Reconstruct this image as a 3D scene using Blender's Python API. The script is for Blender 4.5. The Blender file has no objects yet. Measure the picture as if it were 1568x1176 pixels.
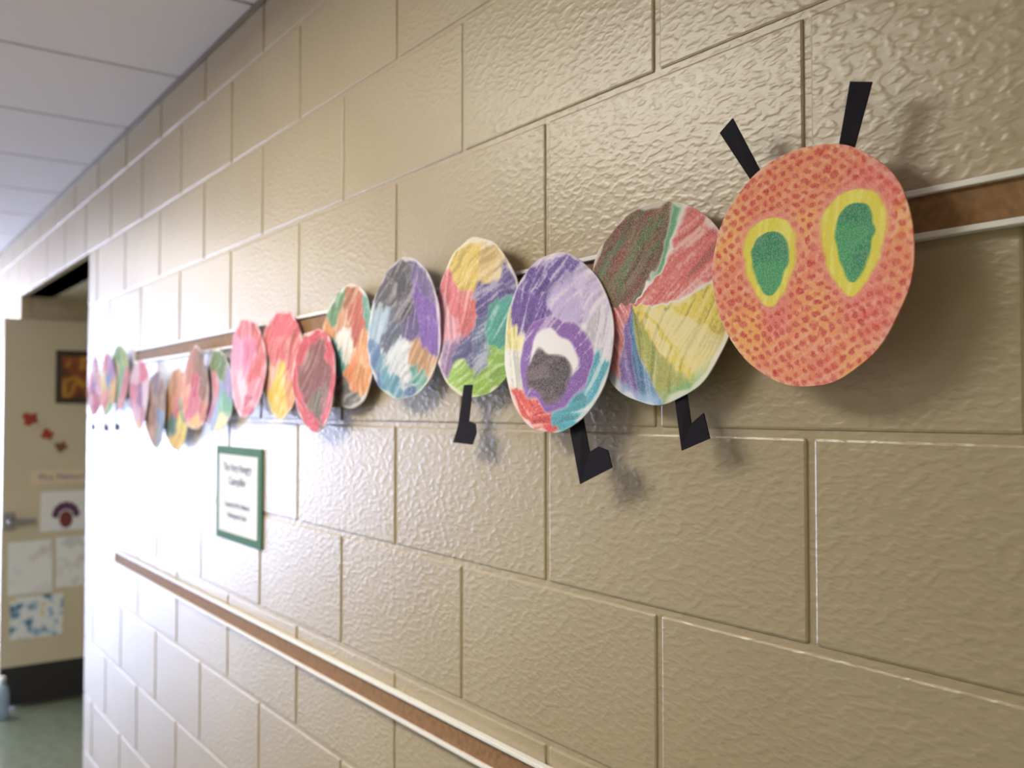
import bpy, bmesh, math, random
import numpy as np
from mathutils import Vector, Matrix
random.seed(4)
scene = bpy.context.scene
scene.view_settings.view_transform = 'Standard'
scene.view_settings.look = 'None'
scene.view_settings.exposure = 0.30

WX = 0.749      # wall surface
CH = 1.5        # eye height
CEIL = 2.405

# ---------------------------------------------------------------- helpers
def lin(c):
    out = []
    for v in c:
        v = v / 255.0
        out.append(v / 12.92 if v <= 0.04045 else ((v + 0.055) / 1.055) ** 2.4)
    return tuple(out)

def new_mat(name):
    m = bpy.data.materials.new(name)
    m.use_nodes = True
    nt = m.node_tree
    return m, nt, nt.nodes['Principled BSDF']

def simple_mat(name, rgb, rough=0.6, metal=0.0, var=0.06, scale=30.0, bump=0.0, spec=0.5):
    m, nt, b = new_mat(name)
    c = lin(rgb)
    tc = nt.nodes.new('ShaderNodeTexCoord')
    n = nt.nodes.new('ShaderNodeTexNoise'); n.inputs['Scale'].default_value = scale
    n.inputs['Detail'].default_value = 4
    nt.links.new(tc.outputs['Object'], n.inputs['Vector'])
    r = nt.nodes.new('ShaderNodeValToRGB')
    r.color_ramp.elements[0].position = 0.3; r.color_ramp.elements[1].position = 0.7
    r.color_ramp.elements[0].color = tuple(max(0, v * (1 - var)) for v in c) + (1,)
    r.color_ramp.elements[1].color = tuple(min(1, v * (1 + var)) for v in c) + (1,)
    nt.links.new(n.outputs['Fac'], r.inputs['Fac'])
    nt.links.new(r.outputs['Color'], b.inputs['Base Color'])
    b.inputs['Roughness'].default_value = rough
    b.inputs['Metallic'].default_value = metal
    b.inputs['Specular IOR Level'].default_value = spec
    if bump > 0:
        bp = nt.nodes.new('ShaderNodeBump'); bp.inputs['Strength'].default_value = bump
        bp.inputs['Distance'].default_value = 0.002
        nt.links.new(n.outputs['Fac'], bp.inputs['Height'])
        nt.links.new(bp.outputs['Normal'], b.inputs['Normal'])
    return m

def link(ob, parent=None):
    scene.collection.objects.link(ob)
    if parent: ob.parent = parent
    return ob

def empty(name, loc=(0, 0, 0)):
    e = bpy.data.objects.new(name, None); e.empty_display_size = 0.05
    e.location = loc
    scene.collection.objects.link(e)
    return e

def add_box(bm, x0, x1, y0, y1, z0, z1, bevel=0.0, seg=2):
    r = bmesh.ops.create_cube(bm, size=1.0)
    vs = r['verts']
    for v in vs:
        v.co.x = x0 if v.co.x < 0 else x1
        v.co.y = y0 if v.co.y < 0 else y1
        v.co.z = z0 if v.co.z < 0 else z1
    if bevel > 0:
        es = list({e for v in vs for e in v.link_edges})
        bmesh.ops.bevel(bm, geom=es, offset=bevel, segments=seg, affect='EDGES', profile=0.5)

def bm_obj(name, bm, mat=None, parent=None, smooth=False, loc=None):
    me = bpy.data.meshes.new(name)
    bmesh.ops.recalc_face_normals(bm, faces=bm.faces[:])
    bm.to_mesh(me); bm.free()
    if smooth:
        for p in me.polygons: p.use_smooth = True
    ob = bpy.data.objects.new(name, me)
    if mat: me.materials.append(mat)
    if loc: ob.location = loc
    return link(ob, parent)

def boxes(name, lst, mat, parent=None, bevel=0.0):
    bm = bmesh.new()
    for b in lst: add_box(bm, *b, bevel=bevel)
    return bm_obj(name, bm, mat, parent)

# ---------------------------------------------------------------- materials
def block_material():
    m, nt, b = new_mat('painted_block_paint')
    tc = nt.nodes.new('ShaderNodeTexCoord')
    big = nt.nodes.new('ShaderNodeTexNoise'); big.inputs['Scale'].default_value = 2.2; big.inputs['Detail'].default_value = 3
    nt.links.new(tc.outputs['Object'], big.inputs['Vector'])
    ramp = nt.nodes.new('ShaderNodeValToRGB')
    ramp.color_ramp.elements[0].position = 0.35; ramp.color_ramp.elements[1].position = 0.68
    ramp.color_ramp.elements[0].color = lin((172, 156, 126)) + (1,)
    ramp.color_ramp.elements[1].color = lin((180, 165, 136)) + (1,)
    nt.links.new(big.outputs['Fac'], ramp.inputs['Fac'])
    nt.links.new(ramp.outputs['Color'], b.inputs['Base Color'])
    mp = nt.nodes.new('ShaderNodeMapping'); mp.inputs['Rotation'].default_value = (math.radians(-30), 0, 0)
    mp.inputs['Scale'].default_value = (1, 0.62, 1.2)
    nt.links.new(tc.outputs['Object'], mp.inputs['Vector'])
    n1 = nt.nodes.new('ShaderNodeTexNoise'); n1.inputs['Scale'].default_value = 120; n1.inputs['Detail'].default_value = 1.0
    n1.inputs['Roughness'].default_value = 0.4
    nt.links.new(mp.outputs['Vector'], n1.inputs['Vector'])
    r1 = nt.nodes.new('ShaderNodeMapRange'); r1.inputs['From Min'].default_value = 0.40; r1.inputs['From Max'].default_value = 0.72
    r1.interpolation_type = 'SMOOTHSTEP'
    nt.links.new(n1.outputs['Fac'], r1.inputs['Value'])
    bp = nt.nodes.new('ShaderNodeBump'); bp.inputs['Strength'].default_value = 0.27; bp.inputs['Distance'].default_value = 0.0016
    nt.links.new(r1.outputs['Result'], bp.inputs['Height'])
    nt.links.new(bp.outputs['Normal'], b.inputs['Normal'])
    b.inputs['Roughness'].default_value = 0.35
    b.inputs['Specular IOR Level'].default_value = 0.6
    return m
M_block = block_material()
M_paintflat = simple_mat('plain_beige_paint', (190, 180, 154), 0.5, var=0.03, scale=5, bump=0.1)
M_white_trim = simple_mat('white_rail_paint', (240, 238, 232), 0.35, var=0.02)
M_cork = simple_mat('brown_cork', (142, 104, 62), 0.7, var=0.22, scale=120, bump=0.4)
M_tile = simple_mat('ceiling_tile', (228, 223, 232), 0.9, var=0.035, scale=160, bump=0.25)
M_grid = simple_mat('ceiling_grid_shadow', (104, 96, 98), 0.7, var=0.03)
M_floor = simple_mat('vinyl_floor', (112, 122, 108), 0.22, var=0.14, scale=22, bump=0.0)
M_base = simple_mat('black_rubber', (34, 32, 34), 0.5, var=0.1)
M_black = simple_mat('black_construction_paper', (24, 20, 28), 0.85, var=0.15, scale=200, spec=0.2)
M_door = simple_mat('door_paint', (208, 197, 172), 0.4, var=0.03, scale=4)
M_steel = simple_mat('brushed_steel', (190, 190, 192), 0.28, metal=1.0, var=0.05)
M_paper = simple_mat('white_paper', (236, 238, 244), 0.8, var=0.02)
M_green = simple_mat('green_card', (62, 112, 84), 0.75, var=0.06, scale=60)
M_ink = simple_mat('blue_grey_ink', (86, 98, 140), 0.8)
M_foam = simple_mat('foam_mounting_pad', (235, 235, 230), 0.9)

# ---------------------------------------------------------------- block wall
def build_block_wall():
    bm = bmesh.new()
    H = 0.203; L = 0.4065; J = 0.0040
    zD = 1.477
    Yend_near = 3.74; Yfar = 5.36; YE = 12.0; YS = -3.0
    n = -8
    k = -8
    while True:
        z0 = zD + k * H; z1 = z0 + H
        if z0 >= CEIL: break
        if z1 > 0:
            # phase: course D..C (k=-1) has joints at .555
            ph = 0.555 if (k % 2 != 0) else 0.555 + L / 2
            spans = [(YS, Yend_near), (Yfar, YE)] if z0 < 2.08 else [(YS, YE)]
            i0 = int(math.floor((YS - ph) / L)) - 1
            i1 = int(math.ceil((YE - ph) / L)) + 1
            for i in range(i0, i1):
                a = ph + i * L; b = a + L
                for (s0, s1) in spans:
                    aa = max(a, s0); bb = min(b, s1)
                    if bb - aa < 0.03: continue
                    ja = J if aa == a else 0.0; jb = J if bb == b else 0.0
                    dx = random.uniform(0, 0.0008)
                    add_box(bm, WX + dx, WX + 0.06, aa + ja, bb - jb, max(z0, 0) + J * 0.9, min(z1, CEIL + .02) - J * 0.9, bevel=0.003, seg=2)
        k += 1
    # mortar backing, tooled just behind the block faces
    for (a, b, z0, z1) in [(-3.0, 3.738, 0, CEIL + .01), (5.362, 12, 0, CEIL + .01), (3.7, 5.4, 2.088, CEIL + .01)]:
        add_box(bm, WX + 0.0030, WX + 0.15, a, b, z0, z1)
    return bm_obj('wall_right', bm, M_block)
build_block_wall()

# alcove behind the opening
boxes('wall_alcove', [
    (WX + 0.062, 1.90, 3.60, 3.7395, 0, 2.30),
    (WX + 0.062, 1.90, 5.3605, 5.50, 0, 2.30),
    (1.80, 1.92, 3.70, 5.40, 0, 2.30),
], M_paintflat)
boxes('trim_alcove_soffit', [(WX + 0.03, 1.81, 3.735, 5.365, 2.088, 2.14)], M_paintflat)

# other walls, floor, ceiling
boxes('floor', [(-1.55, 1.95, -3.05, 12.1, -0.08, 0.0)], M_floor)
# side wall opposite, with an added opening for a cool wash of light
LY0, LY1, LZ = 7.1, 9.7, 2.1
boxes('wall_left', [(-1.65, -1.55, -3.05, LY0, 0, CEIL + .05), (-1.65, -1.55, LY1, 12.1, 0, CEIL + .05), (-1.65, -1.55, LY0, LY1, LZ, CEIL + .05)], M_paintflat)
fl = []
for y in (LY0, (LY0 + LY1) / 2 - .03, LY1 - .06): fl.append((-1.64, -1.57, y, y + 0.06, 0, LZ))
for z in (0.0, 1.0, LZ - .06): fl.append((-1.63, -1.58, LY0 + .06, LY1 - .06, z, z + 0.06))
boxes('added_light_opening_frame', fl, M_base)  # invented frame; the opening only serves the added side light
boxes('wall_back', [(-1.55, WX + .15, -3.15, -3.0, 0, CEIL + .05)], M_paintflat)
# end wall with a glazed exit
boxes('wall_end', [(-1.55, -1.25, 12.0, 12.12, 0, CEIL + .05), (0.45, WX + .15, 12.0, 12.12, 0, CEIL + .05),
                   (-1.25, 0.45, 12.0, 12.12, 2.15, CEIL + .05)], M_paintflat)
fr = []
for x in (-1.25, -0.43, 0.39): fr.append((x, x + 0.06, 12.0, 12.08, 0, 2.15))
for z in (0.0, 0.95, 2.09): fr.append((-1.19, 0.39, 12.01, 12.07, z, z + 0.06))
boxes('door_end_glazed_frame', fr, M_base)
boxes('baseboard_right', [(WX - 0.006, WX - 0.0005, -3.0, 3.735, 0, 0.10), (WX - 0.006, WX - 0.0005, 5.37, 12.0, 0, 0.10)], M_base)
boxes('baseboard_left', [(-1.55, -1.54, -3.0, LY0, 0, 0.10), (-1.55, -1.54, LY1, 12.0, 0, 0.10)], M_base)

def build_ceiling():
    bm = bmesh.new()
    ty = 0.56; tx = 0.61; g = 0.006
    ys = 2.57
    i = -10
    y = ys + i * ty
    while y < 12:
        x1 = WX - 0.002
        while x1 > -1.55:
            x0 = max(x1 - tx, -1.55)
            add_box(bm, x0 + g, x1 - g, y + g, min(y + ty, 12.0) - g, CEIL, CEIL + 0.018, bevel=0.0015, seg=1)
            x1 -= tx
        y += ty
    ob = bm_obj('ceiling', bm, M_tile)
    boxes('ceiling_grid', [(-1.6, WX + 0.1, -3.1, 12.1, CEIL + 0.012, CEIL + 0.05)], M_grid, parent=ob)
    boxes('wall_angle', [(WX - 0.014, WX - 0.001, -3.0, 12.0, CEIL - 0.004, CEIL + 0.006)], simple_mat('wall_angle_metal', (130, 118, 102), 0.5), parent=ob)
build_ceiling()

# ---------------------------------------------------------------- tack strips
def strip(name, z0, z1, yend):
    e = empty(name, (WX, 0, (z0 + z1) / 2))
    e2 = Matrix.Translation(-Vector(e.location))
    B = WX - 0.0003
    def bx(n, lst, m, bev=0.001):
        bm = bmesh.new()
        for b in lst: add_box(bm, *b, bevel=bev)
        bmesh.ops.transform(bm, matrix=e2, verts=bm.verts[:])
        return bm_obj(n, bm, m, e)
    bx('cork_insert', [(WX - 0.006, B, -2.95, yend, z0 + 0.004, z1 - 0.004)], M_cork)
    bx('upper_edge', [(WX - 0.012, B, -2.95, yend, z1 - 0.0055, z1)], M_white_trim)
    bx('lower_edge', [(WX - 0.012, B, -2.95, yend, z0, z0 + 0.0055)], M_white_trim)
    bx('end_cap', [(WX - 0.012, B, yend, yend + 0.006, z0, z1)], M_white_trim)
strip('trim_1', 1.644, 1.687, 3.02)
strip('trim_2', 0.999, 1.043, 3.24)

# ---------------------------------------------------------------- caterpillar
rng = np.random.RandomState(7)
LAT = rng.rand(64, 64)
def vnoise(x, y, s=0):
    x = x + 17.3 * s; y = y + 9.1 * s
    xi = np.floor(x).astype(int); yi = np.floor(y).astype(int)
    fx = x - xi; fy = y - yi
    fx = fx * fx * (3 - 2 * fx); fy = fy * fy * (3 - 2 * fy)
    a = LAT[xi % 64, yi % 64]; b = LAT[(xi + 1) % 64, yi % 64]
    c = LAT[xi % 64, (yi + 1) % 64]; d = LAT[(xi + 1) % 64, (yi + 1) % 64]
    return (a * (1 - fx) + b * fx) * (1 - fy) + (c * (1 - fx) + d * fx) * fy
def A(c): return np.array(c, dtype=float)
WHITE = A((248, 243, 241))

def streak(u, v, ang, s, fine=20):
    """scribbled crayon strokes, slightly curved, 0..1"""
    a = math.radians(ang) + 0.5 * (vnoise(u * 1.5 + 3, v * 1.5, s + 9) - 0.5)
    p = u * np.cos(a) + v * np.sin(a); q = -u * np.sin(a) + v * np.cos(a)
    q = q + 0.06 * vnoise(p * 3, q * 3, s + 3)
    t = 0.5 * vnoise(p * 2.2, q * fine, s) + 0.3 * vnoise(p * 4, q * fine * 2.1, s + 1) + 0.2 * vnoise(u * 45, v * 45, s + 2)
    return np.clip((t - 0.5) * 1.7 + 0.5, 0, 1)

def smooth(a, b, x):
    t = np.clip((x - a) / (b - a), 0, 1); return t * t * (3 - 2 * t)

def regions(u, v, seeds, s, gap=0.05, white=0.45, warp=0.36):
    uw = u + warp * (vnoise(u * 2.6 + 5, v * 2.6, s) - 0.5); vw = v + warp * (vnoise(u * 2.6, v * 2.6 + 8, s + 2) - 0.5)
    uw = uw + 0.10 * (vnoise(u * 9, v * 9, s + 5) - 0.5); vw = vw + 0.10 * (vnoise(u * 9, v * 9, s + 6) - 0.5)
    Dl = []
    for i, a in enumerate(seeds):
        st = streak(u, v, a[3] if len(a) > 3 else 60, s + i, 12)
        Dl.append(np.hypot((uw - a[0]), (vw - a[1])) - (a[4] if len(a) > 4 else 0) + 0.16 * (st - 0.5))
    D = np.stack(Dl, 0)
    Ds = np.sort(D, 0)
    edge = 1 - smooth(0.0, gap, Ds[1] - Ds[0])
    # soft blend where two crayon colours meet
    W = np.exp(-(D - Ds[0][None]) / 0.022); W = W / W.sum(0)[None]
    col = np.zeros(u.shape + (3,))
    for i, sd in enumerate(seeds):
        ang = sd[3] if len(sd) > 3 else 60
        st = streak(u, v, ang, s + i)
        tone = vnoise(u * 3 + i, v * 3, s + 30)
        w = smooth(0.5, 0.95, st + 0.3 * (tone - 0.5)) * min(1, white * 1.3)
        dk = smooth(0.5, 0.1, st) * 0.16
        c = A(sd[2])[None, :] * (1 - dk[:, None])
        c = c * (1 - w[:, None]) + WHITE[None, :] * w[:, None]
        col += c * W[i][:, None]
    e = (edge * 0.22)[:, None]
    col = col * (1 - e) + WHITE * e
    return col

def mixc(col, c, m):
    m = np.clip(m, 0, 1)[:, None]
    return col * (1 - m) + A(c)[None, :] * m

def egg(u, v, uc, hw, top, bot, soft=0.03, taper=0.36):
    vc = (top + bot) / 2; hh = (top - bot) / 2
    t = (v - vc) / hh
    w = hw * np.sqrt(np.clip(1 - t * t, 0, 1)) * (1 + taper * t) / 1.03
    d = np.where(np.abs(t) < 1, w - np.abs(u - uc), -0.2)
    d = d + 0.03 * (vnoise(u * 14, v * 14, 33) - 0.5)
    return smooth(-soft, soft, d)

def f_head(u, v, s):
    base = np.zeros(u.shape + (3,)) + A((241, 150, 104))
    n = vnoise(u * 2.5, v * 2.5, 3)
    base = mixc(base, (247, 176, 92), smooth(0.4, 0.75, n))
    base = mixc(base, (241, 126, 112), smooth(0.5, 0.9, vnoise(u * 2.2, v * 2.2, 9)))
    st = streak(u, v, 35, 4, 24)
    base = mixc(base, (252, 206, 172), smooth(0.45, 0.9, st) * 0.45)
    # rows of red crayon dabs
    a = math.radians(20); sc = 11.6
    p = (u * math.cos(a) + v * math.sin(a)) * sc + 1.1 * vnoise(u * 2.5, v * 2.5, 11); q = (-u * math.sin(a) + v * math.cos(a)) * sc + 1.1 * vnoise(u * 2.5, v * 2.5, 12)
    p = p + 0.5 * (np.floor(q).astype(int) % 2)
    pi = np.floor(p); qi = np.floor(q)
    ci = pi.astype(int); cj = qi.astype(int)
    jx = LAT[ci % 64, cj % 64]; jy = LAT[(ci + 31) % 64, (cj + 17) % 64]; rz = LAT[(ci + 7) % 64, (cj + 43) % 64]; sz = 0.8 + 0.4 * rz
    dx = p - (ci + 0.39 + 0.22 * jx); dy = q - (cj + 0.39 + 0.22 * jy)
    best = np.hypot(dx + dy * 0.3, dy * 1.0) / sz
    dab = 1 - smooth(0.18, 0.45, best + 0.34 * (vnoise(u * 38, v * 38, 14) - 0.5))
    base = mixc(base, (212, 60, 48), dab * (0.5 + 0.4 * jx))
    for (uc, hw, top, bot, hw2, top2, bot2, uc2) in ((-0.36, 0.275, 0.46, -0.31, 0.19, 0.34, -0.21, -0.355), (0.46, 0.295, 0.55, -0.30, 0.17, 0.44, -0.19, 0.475)):
        halo = egg(u, v, uc, hw + 0.06, top + 0.06, bot - 0.06, 0.06)
        base = mixc(base, (242, 152, 134), halo * 0.7)
        y = egg(u, v, uc, hw, top, bot)
        base = mixc(base, (238, 224, 66), y)
        base = mixc(base, (248, 240, 130), y * smooth(0.4, 0.8, streak(u, v, 80, 6)) * 0.7)
        g = egg(u, v, uc2, hw2, top2, bot2, 0.02)
        base = mixc(base, (66, 164, 104), g)
        base = mixc(base, (110, 190, 130), g * smooth(0.55, 0.9, streak(u, v, 70, 8)) * 0.5)
        base = mixc(base, (44, 132, 96), g * smooth(0.4, 0.8, vnoise(u * 5, v * 5, 21)) * 0.6)
    return base

def f_seg1(u, v, s):
    cu, cv = -0.30, 0.02
    wu = u + 0.09 * (vnoise(u * 6, v * 6, s) - 0.5)
    wv = v + 0.07 * (vnoise(u * 14, v * 14, s + 4) - 0.5)
    ang = np.degrees(np.arctan2(wv - cv, wu - cu))
    r = np.hypot(u - cu, v - cv)
    ang2 = ang - 14 * smooth(0.2, 1.2, r)
    col = np.zeros(u.shape + (3,)) + WHITE
    def sect(a0, a1, c, sa, wh=0.4):
        nonlocal col
        m = smooth(a0 - 2, a0 + 2, ang2) * (1 - smooth(a1 - 2, a1 + 2, ang2))
        st = streak(u, v, sa, s + a0 % 7)
        c2 = A(c)[None, :] * (1 - smooth(0.5, 0.1, st) * 0.2)[:, None]
        w = (smooth(0.5, 0.95, st) * wh * 1.3)[:, None]
        c2 = c2 * (1 - w) + WHITE * w
        col = col * (1 - m[:, None]) + c2 * m[:, None]
    sect(-4, 38, (226, 116, 112), 40, 0.45)
    sect(47, 185, (116, 88, 62), 50, 0.14)
    sect(-62, -7, (236, 214, 88), 60, 0.35)
    sect(-82, -60, (176, 178, 88), -75, 0.3)
    sect(-97, -82, (92, 140, 190), -80, 0.3)
    sect(-118, -97, (122, 96, 176), -80, 0.3)
    sect(-146, -118, (222, 136, 140), -60, 0.45)
    sect(-181, -146, (226, 118, 128), -60, 0.55)
    mb = smooth(50, 56, ang2)
    gr = smooth(0.45, 0.75, streak(u, v, 50, s + 8, 12)) * mb
    col = mixc(col, (84, 128, 78), gr * 0.65)
    col = mixc(col, (156, 72, 70), smooth(0.5, 0.85, streak(u, v, 40, s + 12, 10)) * mb * 0.6)
    col = mixc(col, (70, 150, 96), smooth(39, 42, ang2) * (1 - smooth(44, 48, ang2)) * smooth(.25, .5, r) * 0.8)
    col = mixc(col, (248, 236, 200), smooth(0.5, 0.62, vnoise(ang * 0.10, r * 1.5, 3)) * smooth(-62, -58, ang2) * (1 - smooth(-10, -6, ang2)) * 0.6)
    col = mixc(col, (120, 190, 130), smooth(0.8, 0.95, np.hypot(u, v)) * smooth(-0.5, -0.9, v) * smooth(0.0, 0.3, u) * 0.7)
    col = mixc(col, (170, 205, 240), smooth(0.85, 0.95, np.hypot(u, v)) * smooth(-0.5, -0.8, v) * (1 - smooth(0.0, 0.2, u)) * 0.8)
    return col

def f_seg2(u, v, s):
    wu = u + 0.16 * (vnoise(u * 4, v * 4, s) - 0.5); wv = v + 0.16 * (vnoise(u * 4, v * 4, s + 1) - 0.5)
    col = regions(u, v, [(-0.35, 0.7, (84, 54, 142), 40), (0.1, 0.85, (110, 84, 168), 45), (0.25, 0.45, (196, 180, 226), 35), (0.6, 0.5, (214, 200, 236), 55), (-0.85, 0.1, (240, 228, 150), 90),
                         (-0.8, -0.25, (238, 236, 226), 90), (-0.62, -0.72, (226, 74, 56), -35), (-0.15, -0.93, (222, 64, 58), 5), (0.4, -0.8, (74, 172, 192), 25), (0.8, -0.45, (80, 176, 200), 45), (0.85, 0.0, (232, 226, 240), 80), (-0.5, .35, (96, 62, 150), 60)], s, white=0.5, warp=0.2)
    d = np.hypot((wu - 0.0) / 0.70, (wv + 0.20) / 0.55)
    col = mixc(col, (244, 240, 242), 1 - smooth(0.92, 1.02, d))
    st = streak(u, v, 30, s + 3)
    ring = smooth(0.58, 0.68, d) * (1 - smooth(0.92, 1.0, d)) * (1 - 0.55 * smooth(.55, .95, st))
    col = mixc(col, (132, 86, 172), ring)
    d2 = np.hypot((wu + 0.06) / 0.42, (wv + 0.36) / 0.30)
    core = 1 - smooth(0.85, 1.05, d2)
    col = mixc(col, (104, 88, 92), core * 0.95)
    col = mixc(col, (62, 54, 60), core * smooth(0.4, 0.7, streak(u, v, 10, s + 6, 10)) * 0.8)
    return col

SEG_SEEDS = {
 3: [(-0.05, 0.72, (228, 196, 92), 30), (0.5, 0.75, (222, 190, 120), 30), (0.45, 0.28, (88, 74, 142), 15), (0.8, 0.4, (96, 80, 146), 15), (-0.55, 0.2, (230, 118, 132), 55), (-0.2, 0.08, (226, 110, 110), 55), (-0.75, -0.1, (240, 170, 190), 90),
     (0.65, -0.12, (72, 168, 152), 50), (-0.3, -0.38, (84, 84, 140), 20), (-0.65, -0.35, (146, 110, 160), 50), (0.15, -0.42, (96, 110, 150), 25), (0.2, -0.72, (146, 190, 62), 15), (-0.3, -0.85, (160, 202, 84), 15), (0.55, -0.55, (140, 186, 66), 15)],
 4: [(-0.1, 0.75, (64, 60, 66), 35), (0.15, 0.4, (70, 64, 78), 35), (-0.45, 0.5, (78, 74, 84), 35), (0.65, 0.3, (128, 84, 176), 75), (0.75, -0.1, (134, 92, 186), 75), (0.35, 0.0, (92, 76, 130), 70), (-0.6, 0.05, (170, 196, 216), 60), (-0.7, -0.35, (96, 130, 178), 60),
     (-0.25, -0.15, (92, 100, 124), 45), (-0.3, -0.6, (98, 160, 186), 40), (0.1, -0.6, (232, 234, 240), 40), (0.6, -0.5, (214, 164, 120), 60), (0.1, -0.88, (70, 104, 160), 20), (0.45, -0.8, (96, 170, 160), 30), (0.8, 0.6, (108, 90, 140), 60), (-0.15, -0.38, (222, 228, 236), 40)],
 5: [(0.1, 0.8, (176, 100, 54), 40), (0.35, 0.4, (196, 90, 66), 50), (-0.5, 0.65, (92, 140, 96), 60), (-0.2, 0.4, (206, 150, 112), 60), (-0.7, 0.2, (220, 150, 96), 60), (-0.55, -0.12, (56, 150, 142), 70), (-0.1, 0.05, (240, 232, 224), 60), (-0.35, -0.3, (60, 150, 140), 60), (0.65, 0.0, (226, 150, 90), 70),
     (0.55, -0.5, (226, 150, 84), 70), (0.85, 0.5, (80, 150, 130), 80), (-0.15, -0.65, (88, 88, 92), 30), (0.1, -0.85, (104, 106, 112), 30), (-0.6, -0.6, (150, 190, 190), 60), (0.1, -0.35, (230, 140, 90), 60)],
 6: [(0.0, 0.0, (128, 62, 60), 50, 0.35), (0.15, -0.3, (96, 86, 62), 50, 0.15), (0, 1.0, (206, 62, 84), 0), (0.7, 0.7, (206, 62, 84), 130), (1.0, 0, (214, 74, 92), 90), (0.7, -0.7, (206, 70, 96), 45), (0, -1.0, (214, 70, 96), 0), (-0.7, -0.7, (214, 80, 96), 130), (-1, 0, (216, 70, 90), 90), (-0.7, 0.7, (206, 66, 84), 45)],
 7: [(0.1, 0.75, (230, 88, 108), 60), (0.4, 0.3, (196, 74, 70), 50), (-0.3, 0.4, (222, 94, 100), 60), (0.8, 0.1, (224, 110, 110), 90), (-0.85, 0.0, (70, 50, 56), 90), (0.0, -0.45, (232, 196, 70), 50), (-0.3, -0.75, (234, 192, 76), 50), (0.6, -0.5, (228, 150, 90), 60), (-0.5, -0.25, (236, 170, 150), 60)],
 8: [(0.0, 0.75, (224, 112, 132), 60), (-0.5, 0.3, (232, 150, 190), 60), (0.15, 0.2, (230, 128, 170), 70), (0.5, 0.0, (220, 100, 110), 60), (-0.2, -0.3, (240, 206, 222), 60), (-0.6, -0.5, (232, 160, 180), 60), (0.2, -0.75, (214, 100, 126), 20), (0.7, 0.5, (206, 90, 100), 70), (0.6, -0.5, (224, 130, 160), 60)],
 9: [(-0.7, 0.2, (236, 224, 232), 90), (-0.5, -0.3, (190, 130, 190), 85), (-0.1, 0.75, (96, 128, 80), 30), (0.3, 0.7, (110, 140, 100), 30), (-0.1, 0.1, (226, 150, 170), 85), (0.2, 0.0, (130, 180, 220), 85), (0.45, -0.2, (120, 190, 170), 85), (0.75, 0.1, (150, 140, 200), 85), (-0.1, -0.6, (150, 180, 226), 85), (0.3, -0.8, (240, 232, 190), 60)],
 10: [(0.0, 0.75, (160, 96, 72), 60), (0.45, 0.45, (120, 84, 56), 60), (-0.4, 0.4, (190, 112, 90), 60), (0.0, 0.0, (196, 60, 88), 60), (0.5, -0.1, (132, 82, 64), 60), (-0.5, -0.1, (226, 140, 116), 60), (-0.2, -0.5, (214, 110, 140), 60), (0.4, -0.7, (206, 120, 110), 60), (-0.1, -0.9, (240, 190, 130), 60)],
 11: [(-0.3, 0.6, (176, 112, 64), 60), (0.3, 0.5, (216, 136, 96), 60), (-0.5, 0.0, (200, 130, 80), 60), (0.1, 0.1, (200, 80, 90), 60), (0.6, 0.1, (110, 150, 100), 60), (-0.3, -0.4, (80, 120, 120), 60), (0.3, -0.5, (226, 206, 80), 60), (0.0, -0.85, (232, 190, 90), 30)],
 12: [(0.0, 0.75, (140, 118, 140), 60), (-0.4, 0.3, (176, 140, 132), 60), (0.4, 0.3, (130, 92, 72), 60), (-0.3, -0.1, (144, 92, 80), 60), (0.3, -0.2, (86, 120, 160), 60), (-0.3, -0.6, (176, 120, 84), 60), (0.3, -0.75, (120, 130, 150), 60)],
 13: [(-0.3, 0.7, (230, 190, 214), 60), (0.3, 0.6, (226, 116, 150), 60), (-0.5, 0.1, (216, 106, 140), 60), (0.1, 0.1, (140, 80, 144), 60), (0.6, 0.0, (236, 206, 230), 60), (-0.2, -0.4, (230, 170, 206), 60), (0.4, -0.5, (184, 100, 144), 60), (0.0, -0.85, (236, 186, 140), 60)],
 14: [(-0.2, 0.7, (110, 174, 110), 60), (0.4, 0.5, (160, 194, 104), 60), (-0.4, 0.1, (236, 226, 180), 60), (0.2, 0.1, (130, 184, 140), 60), (0.6, -0.2, (226, 120, 140), 60), (-0.2, -0.5, (140, 184, 160), 60), (0.2, -0.8, (232, 136, 140), 60)],
 15: [(-0.2, 0.7, (226, 126, 150), 60), (0.4, 0.5, (180, 136, 206), 60), (-0.4, 0.1, (236, 210, 110), 60), (0.2, 0.1, (104, 136, 206), 60), (0.6, -0.2, (236, 180, 100), 60), (-0.2, -0.5, (226, 100, 100), 60), (0.2, -0.8, (140, 194, 140), 60)],
}

def crayon_mat(name, bump=0.25):
    m, nt, b = new_mat(name)
    at = nt.nodes.new('ShaderNodeAttribute'); at.attribute_name = 'Crayon'
    tc = nt.nodes.new('ShaderNodeTexCoord')
    n = nt.nodes.new('ShaderNodeTexNoise'); n.inputs['Scale'].default_value = 700; n.inputs['Detail'].default_value = 2
    nt.links.new(tc.outputs['Object'], n.inputs['Vector'])
    mr = nt.nodes.new('ShaderNodeMapRange'); mr.inputs['From Min'].default_value = 0.40; mr.inputs['From Max'].default_value = 0.70
    mr.inputs['To Min'].default_value = 0.0; mr.inputs['To Max'].default_value = 0.24
    nt.links.new(n.outputs['Fac'], mr.inputs['Value'])
    mx = nt.nodes.new('ShaderNodeMixRGB'); mx.inputs[2].default_value = (0.92, 0.88, 0.86, 1)
    nt.links.new(mr.outputs['Result'], mx.inputs[0]); nt.links.new(at.outputs['Color'], mx.inputs[1])
    nt.links.new(mx.outputs[0], b.inputs['Base Color'])
    b.inputs['Roughness'].default_value = 0.75
    b.inputs['Specular IOR Level'].default_value = 0.2
    return m
M_crayon = crayon_mat('crayon_on_paper')

CAT = empty('caterpillar_wall_decoration', (WX, 1.8, CH))
CATM = Matrix.Translation(-CAT.location)

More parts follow.
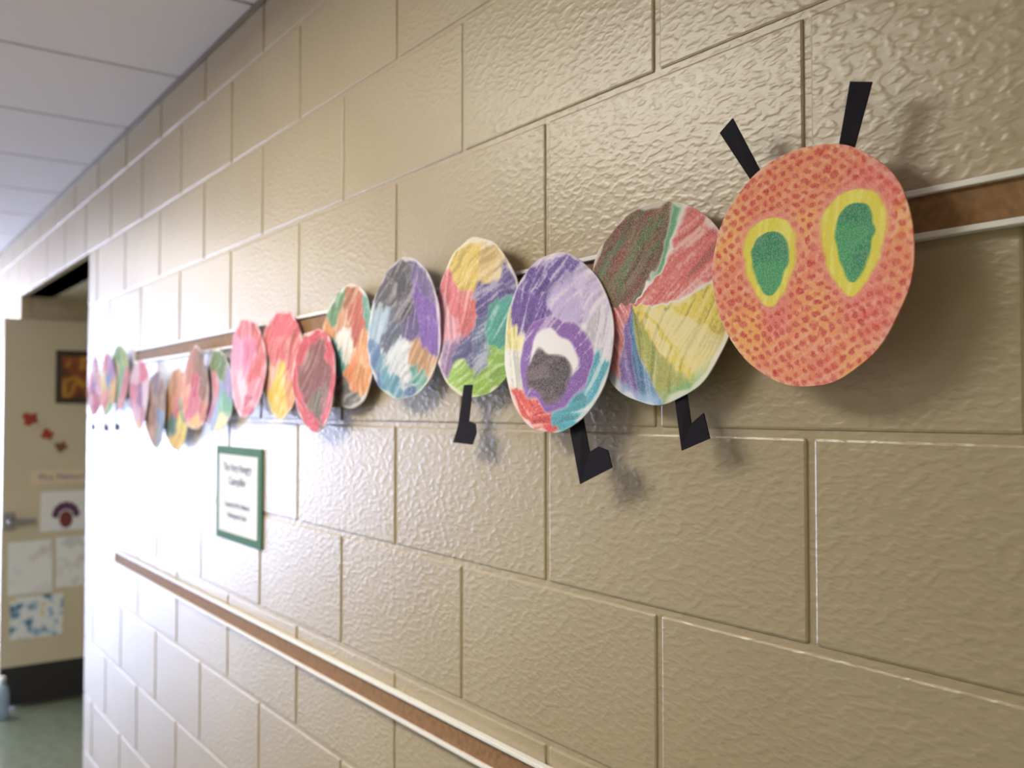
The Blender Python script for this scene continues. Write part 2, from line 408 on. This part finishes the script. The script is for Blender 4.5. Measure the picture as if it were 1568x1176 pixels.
def disc(name, s, dz, r, off, fn, seedn, nr=60, nt_=200, tilt=(0, 0), rot=0.0):
    """round of drawing paper; local u = to the viewer's right along the wall (-Y), v = up.
    s, dz, r were measured against the wall surface; scale for the paper standing proud of it"""
    k = (WX - off) / WX
    s *= k; dz *= k; r *= k
    rs = np.random.RandomState(seedn + 100)
    th = np.linspace(0, 2 * np.pi, nt_, endpoint=False)
    amp = 0.0022 if name == 'head' else 0.0065
    wob = 1 + sum(rs.uniform(-amp, amp) * np.cos(k2 * th + rs.uniform(0, 6.28)) for k2 in range(2, 14))
    rr = (np.linspace(0, 1, nr + 1)[1:]) ** 0.85
    U = np.concatenate([[0.0], (rr[:, None] * wob[None, :] * np.cos(th)[None, :]).ravel()])
    V = np.concatenate([[0.0], (rr[:, None] * wob[None, :] * np.sin(th)[None, :]).ravel()])
    ca, sa = math.cos(rot), math.sin(rot)
    col = fn(U * ca + V * sa, -U * sa + V * ca, seedn)
    rad = np.hypot(U, V)
    rim = smooth(0.95, 0.99, rad + 0.10 * (vnoise(U * 7, V * 7, seedn) - 0.5))
    col = mixc(col, (244, 238, 236), rim * (0.2 if name == 'head' else 0.75))
    # sheet form: gentle curl away from the wall at the edges
    curl = 0.004 * (rad ** 2) * np.cos(2 * np.arctan2(V, U) + seedn) + tilt[0] * U * r + tilt[1] * V * r
    cx = WX - off - CAT.location.x; cy = s - CAT.location.y; cz = CH + dz - CAT.location.z
    co = np.stack([cx - curl, cy - U * r, cz + V * r], 1)
    faces = []
    for j in range(nt_):
        faces.append((0, 1 + (j + 1) % nt_, 1 + j))
    for i in range(nr - 1):
        b0 = 1 + i * nt_; b1 = b0 + nt_
        for j in range(nt_):
            kk = (j + 1) % nt_
            faces.append((b0 + j, b0 + kk, b1 + kk, b1 + j))
    me = bpy.data.meshes.new(name)
    me.from_pydata(co.tolist(), [], faces)
    c = np.clip(col / 255.0, 0, 1)
    c = np.where(c <= 0.04045, c / 12.92, ((c + 0.055) / 1.055) ** 2.4)
    att = me.color_attributes.new('Crayon', 'FLOAT_COLOR', 'POINT')
    att.data.foreach_set('color', np.concatenate([c, np.ones((len(c), 1))], 1).astype(np.float32).ravel())
    for p in me.polygons: p.use_smooth = True
    me.materials.append(M_crayon)
    ob = bpy.data.objects.new(name, me)
    link(ob, CAT)
    so = ob.modifiers.new('thickness', 'SOLIDIFY'); so.thickness = 0.0012; so.offset = 0
    # foam standoff pad tying the paper to the wall
    bm = bmesh.new()
    add_box(bm, WX - off + 0.001 , WX - 0.0002, s - 0.02, s + 0.02, CH + dz - 0.02 - .03, CH + dz + 0.02 - .03, bevel=0.002)
    bmesh.ops.transform(bm, matrix=CATM, verts=bm.verts[:])
    bm_obj(name + '_mounting_pad', bm, M_foam, CAT)
    return ob

def seedfn(n, white=0.42):
    return lambda u, v, s: regions(u, v, SEG_SEEDS[n], s, white=white)

disc('head', 0.5585, 0.138, 0.1155, 0.040, f_head, 1, nr=170, nt_=460, tilt=(0.02, 0.0))
disc('body_segment_1', 0.76, 0.12, 0.1145, 0.028, f_seg1, 2, nr=120, nt_=360, tilt=(-0.03, 0))
disc('body_segment_2', 0.948, 0.086, 0.116, 0.035, f_seg2, 3, nr=110, nt_=340, tilt=(0.02, -0.02))
disc('body_segment_3', 1.132, 0.1335, 0.116, 0.024, seedfn(3), 4, nr=90, nt_=300, tilt=(0.0, 0.02))
disc('body_segment_4', 1.345, 0.134, 0.117, 0.030, seedfn(4, .35), 5, nr=90, nt_=280, tilt=(-0.02, 0))
disc('body_segment_5', 1.548, 0.116, 0.113, 0.020, seedfn(5, .35), 6, nr=70, nt_=240)
disc('body_segment_6', 1.695, 0.057, 0.100, 0.032, seedfn(6, .3), 7, nr=60, nt_=220)
disc('body_segment_7', 1.865, 0.094, 0.113, 0.020, seedfn(7), 8, nr=60, nt_=200)
disc('body_segment_8', 2.07, 0.095, 0.112, 0.030, seedfn(8), 9, nr=60, nt_=200)
disc('body_segment_9', 2.265, 0.047, 0.101, 0.020, seedfn(9), 10, nr=50, nt_=180)
disc('body_segment_10', 2.445, 0.058, 0.109, 0.030, seedfn(10), 11, nr=50, nt_=180)
disc('body_segment_11', 2.61, 0.004, 0.113, 0.022, seedfn(11), 12, nr=50, nt_=160)
disc('body_segment_12', 2.815, 0.0, 0.112, 0.030, seedfn(12), 13, nr=50, nt_=160)
disc('body_segment_13', 3.0, 0.044, 0.107, 0.036, seedfn(13), 14, nr=50, nt_=160)
disc('body_segment_14', 3.25, 0.105, 0.108, 0.024, seedfn(14), 15, nr=50, nt_=160)
disc('body_segment_15', 3.42, 0.09, 0.108, 0.032, seedfn(15), 16, nr=50, nt_=160)
disc('body_segment_16', 3.62, 0.09, 0.108, 0.024, seedfn(13), 17, nr=50, nt_=160, rot=2.0)

def cutout(name, s, dz, pts, off, thick=0.0014, lean=0.0, mat=None):
    """flat paper cut-out; pts (u right, v up) in metres"""
    k = (WX - off) / WX
    bm = bmesh.new()
    f = []
    for (u, v) in pts:
        f.append(bm.verts.new((WX - off - lean * abs(v), (s - u) * k, CH + (dz + v) * k)))
    face = bm.faces.new(f)
    r = bmesh.ops.extrude_face_region(bm, geom=[face])
    for g in r['geom']:
        if isinstance(g, bmesh.types.BMVert): g.co.x += thick
    bmesh.ops.transform(bm, matrix=CATM, verts=bm.verts[:])
    return bm_obj(name, bm, mat or M_black, CAT)

def strip_pts(base, tip, wb, wt, extra=0.02):
    b = Vector(base); t = Vector(tip); d = (t - b).normalized(); n = Vector((-d.y, d.x))
    b2 = b - d * extra
    return [tuple(b2 + n * wb / 2), tuple(b2 - n * wb / 2), tuple(t - n * wt / 2), tuple(t + n * wt / 2)]
cutout('antenna_left', 0.622, 0.2464, strip_pts((0, 0), (-0.031, 0.0505), 0.013, 0.021), 0.034, lean=0.05)
cutout('antenna_right', 0.5105, 0.243, strip_pts((0, 0), (0.0162, 0.0545), 0.015, 0.023), 0.034, lean=0.05)
cutout('foot_1', 0.7226, 0.013, [(-.010, .015), (.009, .015), (.018, -.028), (.035, -.016), (.046, -.043), (.007, -.057)], 0.026, lean=0.1)
cutout('foot_2', 0.903, -0.018, [(-.016, .02), (.014, .02), (.031, -.033), (.047, -.026), (.064, -.030), (.074, -.050), (.018, -.073)], 0.030, lean=0.1)
cutout('foot_3', 1.145, 0.022, [(-.013, .015), (.010, .015), (.004, -.038), (.022, -.042), (.026, -.055), (.018, -.072), (-.034, -.070), (-.024, -.045)], 0.024, lean=0.1)
for i, (s, dz) in enumerate(((3.66, -0.005), (3.46, -0.005), (3.30, 0.0))):
    cutout('foot_%d' % (i + 4), s, dz, [(-.010, .02), (.010, .02), (.010, -.045), (.055, -.045), (.055, -.068), (-.010, -.068)], 0.022)

# ---------------------------------------------------------------- framed notice
SG = empty('paper_notice', (WX, 2.108, CH - 0.195))
def in_parent(ob_bm, e):
    bmesh.ops.transform(ob_bm, matrix=Matrix.Translation(-Vector(e.location)), verts=ob_bm.verts[:])
bm = bmesh.new(); add_box(bm, WX - 0.004, WX - 0.0003, 1.960, 2.258, CH - 0.304, CH - 0.086, bevel=0.0006); in_parent(bm, SG); bm_obj('green_mat', bm, M_green, SG)
bm = bmesh.new(); add_box(bm, WX - 0.0052, WX - 0.0035, 1.982, 2.236, CH - 0.286, CH - 0.104); in_parent(bm, SG); bm_obj('white_sheet', bm, M_paper, SG)
def text(name, body, size, y, z, parent, mat, x=WX - 0.0058, face_wall=True):
    cu = bpy.data.curves.new(name, 'FONT'); cu.body = body; cu.size = size; cu.align_x = 'CENTER'; cu.extrude = 0.0001
    cu.materials.append(mat)
    ob = bpy.data.objects.new(name, cu)
    if face_wall: ob.rotation_euler = (math.radians(90), 0, math.radians(-90))
    else: ob.rotation_euler = (math.radians(90), 0, 0)
    ob.location = Vector((x, y, z)) - parent.location
    link(ob, parent)
text('heading_text', 'The Very Hungry', 0.026, 2.109, CH - 0.142, SG, M_ink)
text('heading_text_2', 'Caterpillar', 0.026, 2.109, CH - 0.173, SG, M_ink)
text('byline_text', 'Created by Mrs. Nelson\'s', 0.016, 2.109, CH - 0.225, SG, M_ink)
text('byline_text_2', 'Kindergarten Class', 0.016, 2.109, CH - 0.249, SG, M_ink)

# ---------------------------------------------------------------- open classroom door
DY = 5.30
DO = empty('door_1', (1.1, DY, 0))
def dbox(name, lst, mat, bev=0.0015):
    bm = bmesh.new()
    for b in lst: add_box(bm, *b, bevel=bev)
    in_parent(bm, DO); return bm_obj(name, bm, mat, DO)
dbox('door_leaf', [(0.668, 1.57, DY, DY + 0.045, 0.012, 1.965)], M_door)
dbox('kick_plate', [(0.675, 1.56, DY - 0.002, DY + 0.001, 0.014, 0.21)], M_base)
dbox('hinges', [(1.568, 1.59, DY + 0.0, DY + 0.05, z, z + 0.1) for z in (0.2, 0.95, 1.7)], M_steel)
HN = empty('door_handle', (0.705, DY - 0.002, 0.94))
M_handle = simple_mat('dark_steel', (150, 148, 150), 0.3, metal=1.0, var=0.05)
def hb(n, lst, bev):
    bm = bmesh.new()
    for b in lst: add_box(bm, *b, bevel=bev, seg=3)
    in_parent(bm, HN); bm_obj(n, bm, M_handle, HN)
hb('lever_rosette', [(0.680, 0.730, DY - 0.012, DY - 0.0025, 0.895, 0.985)], 0.004)
hb('lever_arm', [(0.695, 0.715, DY - 0.05, DY - 0.008, 0.932, 0.953), (0.690, 0.82, DY - 0.062, DY - 0.042, 0.930, 0.953)], 0.007)
# things taped to the door
PY = DY - 0.0025
def sheet(name, p0, p1, z0, z1, mat, t=0.002):
    return boxes(name, [(p0, p1, PY - t, PY, z0, z1)], mat)
def blotch_mat(name, cols, scale, rough=0.7):
    m, nt, b = new_mat(name)
    tc = nt.nodes.new('ShaderNodeTexCoord')
    n = nt.nodes.new('ShaderNodeTexNoise'); n.inputs['Scale'].default_value = scale; n.inputs['Detail'].default_value = 1.5
    nt.links.new(tc.outputs['Object'], n.inputs['Vector'])
    r = nt.nodes.new('ShaderNodeValToRGB'); cr = r.color_ramp
    while len(cr.elements) < len(cols): cr.elements.new(0.5)
    for i, c in enumerate(cols):
        cr.elements[i].position = 0.34 + 0.32 * i / (len(cols) - 1); cr.elements[i].color = lin(c) + (1,)
    nt.links.new(n.outputs['Fac'], r.inputs['Fac']); nt.links.new(r.outputs['Color'], b.inputs['Base Color'])
    b.inputs['Roughness'].default_value = rough
    return m
PO = empty('framed_poster', (1.0, PY, 1.67))
def pbox(name, lst, mat):
    bm = bmesh.new()
    for b in lst: add_box(bm, *b, bevel=0.001)
    in_parent(bm, PO); return bm_obj(name, bm, mat, PO)
pbox('poster_frame', [(0.908, 1.14, PY - 0.006, PY, 1.535, 1.81)], simple_mat('dark_brown_frame', (62, 48, 36), 0.5))
pbox('poster_picture', [(0.938, 1.110, PY - 0.008, PY - 0.005, 1.565, 1.78)], blotch_mat('poster_picture', [(70, 50, 34), (120, 66, 36), (150, 80, 40), (200, 150, 56), (130, 70, 40)], 11))
M_red = simple_mat('red_card', (168, 64, 44), 0.7, var=0.2, scale=60)
M_brn = simple_mat('brown_card', (130, 90, 60), 0.7, var=0.2, scale=60)
def leafcut(x, z, mat, sc=1.0, rot=0.0):
    """small hand-cut paper shape, roughly a folded-wing square"""
    bm = bmesh.new()
    pts = [(-0.03, -0.022), (-0.008, -0.03), (0.012, -0.020), (0.030, -0.026), (0.027, 0.004), (0.034, 0.022), (0.008, 0.020), (-0.012, 0.032), (-0.030, 0.022), (-0.024, 0.0)]
    c_, s_ = math.cos(rot), math.sin(rot)
    vs = [bm.verts.new((x + (a * c_ - b * s_) * sc, PY - 0.002, z + (a * s_ + b * c_) * sc)) for a, b in pts]
    f = bm.faces.new(vs)
    r = bmesh.ops.extrude_face_region(bm, geom=[f])
    for g in r['geom']:
        if isinstance(g, bmesh.types.BMVert): g.co.y += 0.002
    add_box(bm, x - 0.012 * sc, x + 0.010 * sc, PY - 0.004, PY - 0.001, z - 0.012 * sc, z + 0.010 * sc, bevel=0.001)
    return bm_obj('paper_cutout', bm, mat)
leafcut(0.792, 1.455, M_red, 1.1, 0.2); leafcut(0.872, 1.375, M_red, 0.9, -0.4); leafcut(0.938, 1.31, M_brn, 0.9, 0.5)
BN = empty('name_banner', (0.96, PY, 1.156))
bm = bmesh.new(); add_box(bm, 0.80, 1.12, PY - 0.002, PY, 1.12, 1.192); in_parent(bm, BN); bm_obj('banner_card', bm, simple_mat('cream_card', (226, 208, 184), 0.8), BN)
text('banner_text', "Mrs. Nelson's", 0.042, PY - 0.003, 1.142, BN, M_ink, x=0.95, face_wall=False)
EC = empty('turkey_drawing', (0.97, PY, 0.975))
def ecb(bm, n, m): in_parent(bm, EC); bm_obj(n, bm, m, EC)
bm = bmesh.new(); add_box(bm, 0.845, 1.10, PY - 0.002, PY, 0.877, 1.08); ecb(bm, 'sheet', M_paper)
bm = bmesh.new()
for i in range(7):
    a = math.radians(10 + 160 * i / 6)
    c = Vector((0.965 + 0.05 * math.cos(a), 0.955 + 0.05 * math.sin(a)))
    vs = [bm.verts.new((c.x + 0.018 * math.cos(t * math.pi / 6), PY - 0.003 - 0.0001 * i, c.y + 0.022 * math.sin(t * math.pi / 6))) for t in range(12)]
    bm.faces.new(vs)
ecb(bm, 'feathers', simple_mat('purple_paint', (92, 60, 92), 0.7, var=.3))
bm = bmesh.new()
vs = [bm.verts.new((0.965 + 0.032 * math.cos(t * math.pi / 8), PY - 0.0045, 0.935 + 0.045 * math.sin(t * math.pi / 8))) for t in range(16)]
bm.faces.new(vs); ecb(bm, 'body', simple_mat('dark_red_paint', (120, 54, 50), 0.7, var=.2))
sheet('student_drawing', 0.70, 0.905, 0.568, 0.835, blotch_mat('pencil_drawing', [(232, 234, 242), (240, 242, 248), (238, 240, 246), (200, 190, 190)], 9))
sheet('student_drawing', 0.92, 1.12, 0.585, 0.842, blotch_mat('pencil_drawing_b', [(232, 234, 242), (240, 242, 248), (238, 240, 246), (214, 214, 220)], 12))
sheet('student_painting', 0.713, 0.957, 0.344, 0.556, blotch_mat('blue_painting', [(80, 120, 160), (160, 190, 216), (230, 236, 242), (236, 238, 244), (226, 214, 180)], 17))

# water bottle on the floor by the door
def lathe(name, prof, loc, mat, n=32, parent=None):
    bm = bmesh.new(); rings = []
    for r, z in prof:
        rings.append([bm.verts.new((r * math.cos(2 * math.pi * i / n), r * math.sin(2 * math.pi * i / n), z)) for i in range(n)])
    for a, b in zip(rings, rings[1:]):
        for i in range(n): bm.faces.new((a[i], a[(i + 1) % n], b[(i + 1) % n], b[i]))
    bm.faces.new(rings[0][::-1]); bm.faces.new(rings[-1])
    return bm_obj(name, bm, mat, parent, smooth=True, loc=loc)
WB = empty('water_bottle', (0.665, 5.16, 0.0))
lathe('bottle_body', [(0.028, 0.0), (0.033, 0.004), (0.033, 0.05), (0.030, 0.06), (0.033, 0.07), (0.033, 0.13), (0.026, 0.155), (0.013, 0.175), (0.013, 0.185)], (0, 0, 0), simple_mat('bottle_plastic', (150, 172, 200), 0.15), parent=WB)
lathe('bottle_cap', [(0.015, 0.183), (0.0155, 0.186), (0.0155, 0.2), (0.014, 0.203)], (0, 0, 0), M_white_trim, parent=WB)

# ---------------------------------------------------------------- lights
def emis(name, col, st):
    m = bpy.data.materials.new(name); m.use_nodes = True
    nt = m.node_tree; b = nt.nodes['Principled BSDF']
    b.inputs['Base Color'].default_value = (0.9, 0.9, 0.9, 1)
    b.inputs['Emission Color'].default_value = col + (1,); b.inputs['Emission Strength'].default_value = st
    return m
M_diff = emis('fluorescent_diffuser', (1.0, 0.95, 0.86), 17)
M_diff_fill = emis('fill_diffuser', (1.0, 0.95, 0.86), 8)  # weaker emission for the added fill fixture behind the camera
def troffer(x, y, mat):
    e = empty('ceiling_light_fixture', (x, y, CEIL))
    def tb(n, lst, m):
        bm = bmesh.new()
        for b in lst: add_box(bm, *b, bevel=0.002)
        bm_obj(n, bm, m, e)
    tb('housing', [(-0.31, 0.31, -0.61, -0.585, -0.035, 0.0), (-0.31, 0.31, 0.585, 0.61, -0.035, 0.0), (-0.31, -0.285, -0.585, 0.585, -0.035, 0.0), (0.285, 0.31, -0.585, 0.585, -0.035, 0.0)], M_white_trim)
    tb('diffuser', [(-0.284, 0.284, -0.584, 0.584, -0.028, -0.012)], mat)
for y, mt in ((-1.9, M_diff_fill), (1.85, M_diff), (5.6, M_diff), (9.3, M_diff)): troffer(-0.42, y, mt)  # rear fixture is added as dim fill, out of view

def area(name, loc, rot, sx, sy, energy, col):
    l = bpy.data.lights.new(name, 'AREA'); l.shape = 'RECTANGLE'; l.size = sx; l.size_y = sy; l.energy = energy; l.color = col
    ob = bpy.data.objects.new(name, l); ob.location = loc; ob.rotation_euler = rot
    scene.collection.objects.link(ob); return ob
# daylight through the far glazed exit, then added cool fill from the side
area('daylight_end_door', (-0.4, 11.9, 1.1), (math.radians(-90), 0, 0), 1.6, 2.0, 230, (0.62, 0.70, 1.0))
area('side_fill_light', (-1.72, (LY0 + LY1) / 2, 1.05), (0, math.radians(-90), math.radians(-25)), 2.0, 2.4, 230, (0.58, 0.66, 1.0))  # added fill for the pale cool sheen on the lower wall

w = bpy.data.worlds.new('World'); scene.world = w; w.use_nodes = True
bg = w.node_tree.nodes['Background']; bg.inputs['Color'].default_value = (0.75, 0.85, 1.0, 1); bg.inputs['Strength'].default_value = 1.5

# ---------------------------------------------------------------- camera
cam = bpy.data.cameras.new('camera'); co = bpy.data.objects.new('camera', cam)
scene.collection.objects.link(co)
cam.sensor_width = 36; cam.lens = 32.8; cam.clip_start = 0.02
co.location = (0, 0, CH)
co.rotation_euler = (math.radians(90 + 1.6), 0, math.radians(-35.8))
cam.dof.use_dof = True; cam.dof.focus_distance = 0.93; cam.dof.aperture_fstop = 5.0
scene.camera = co
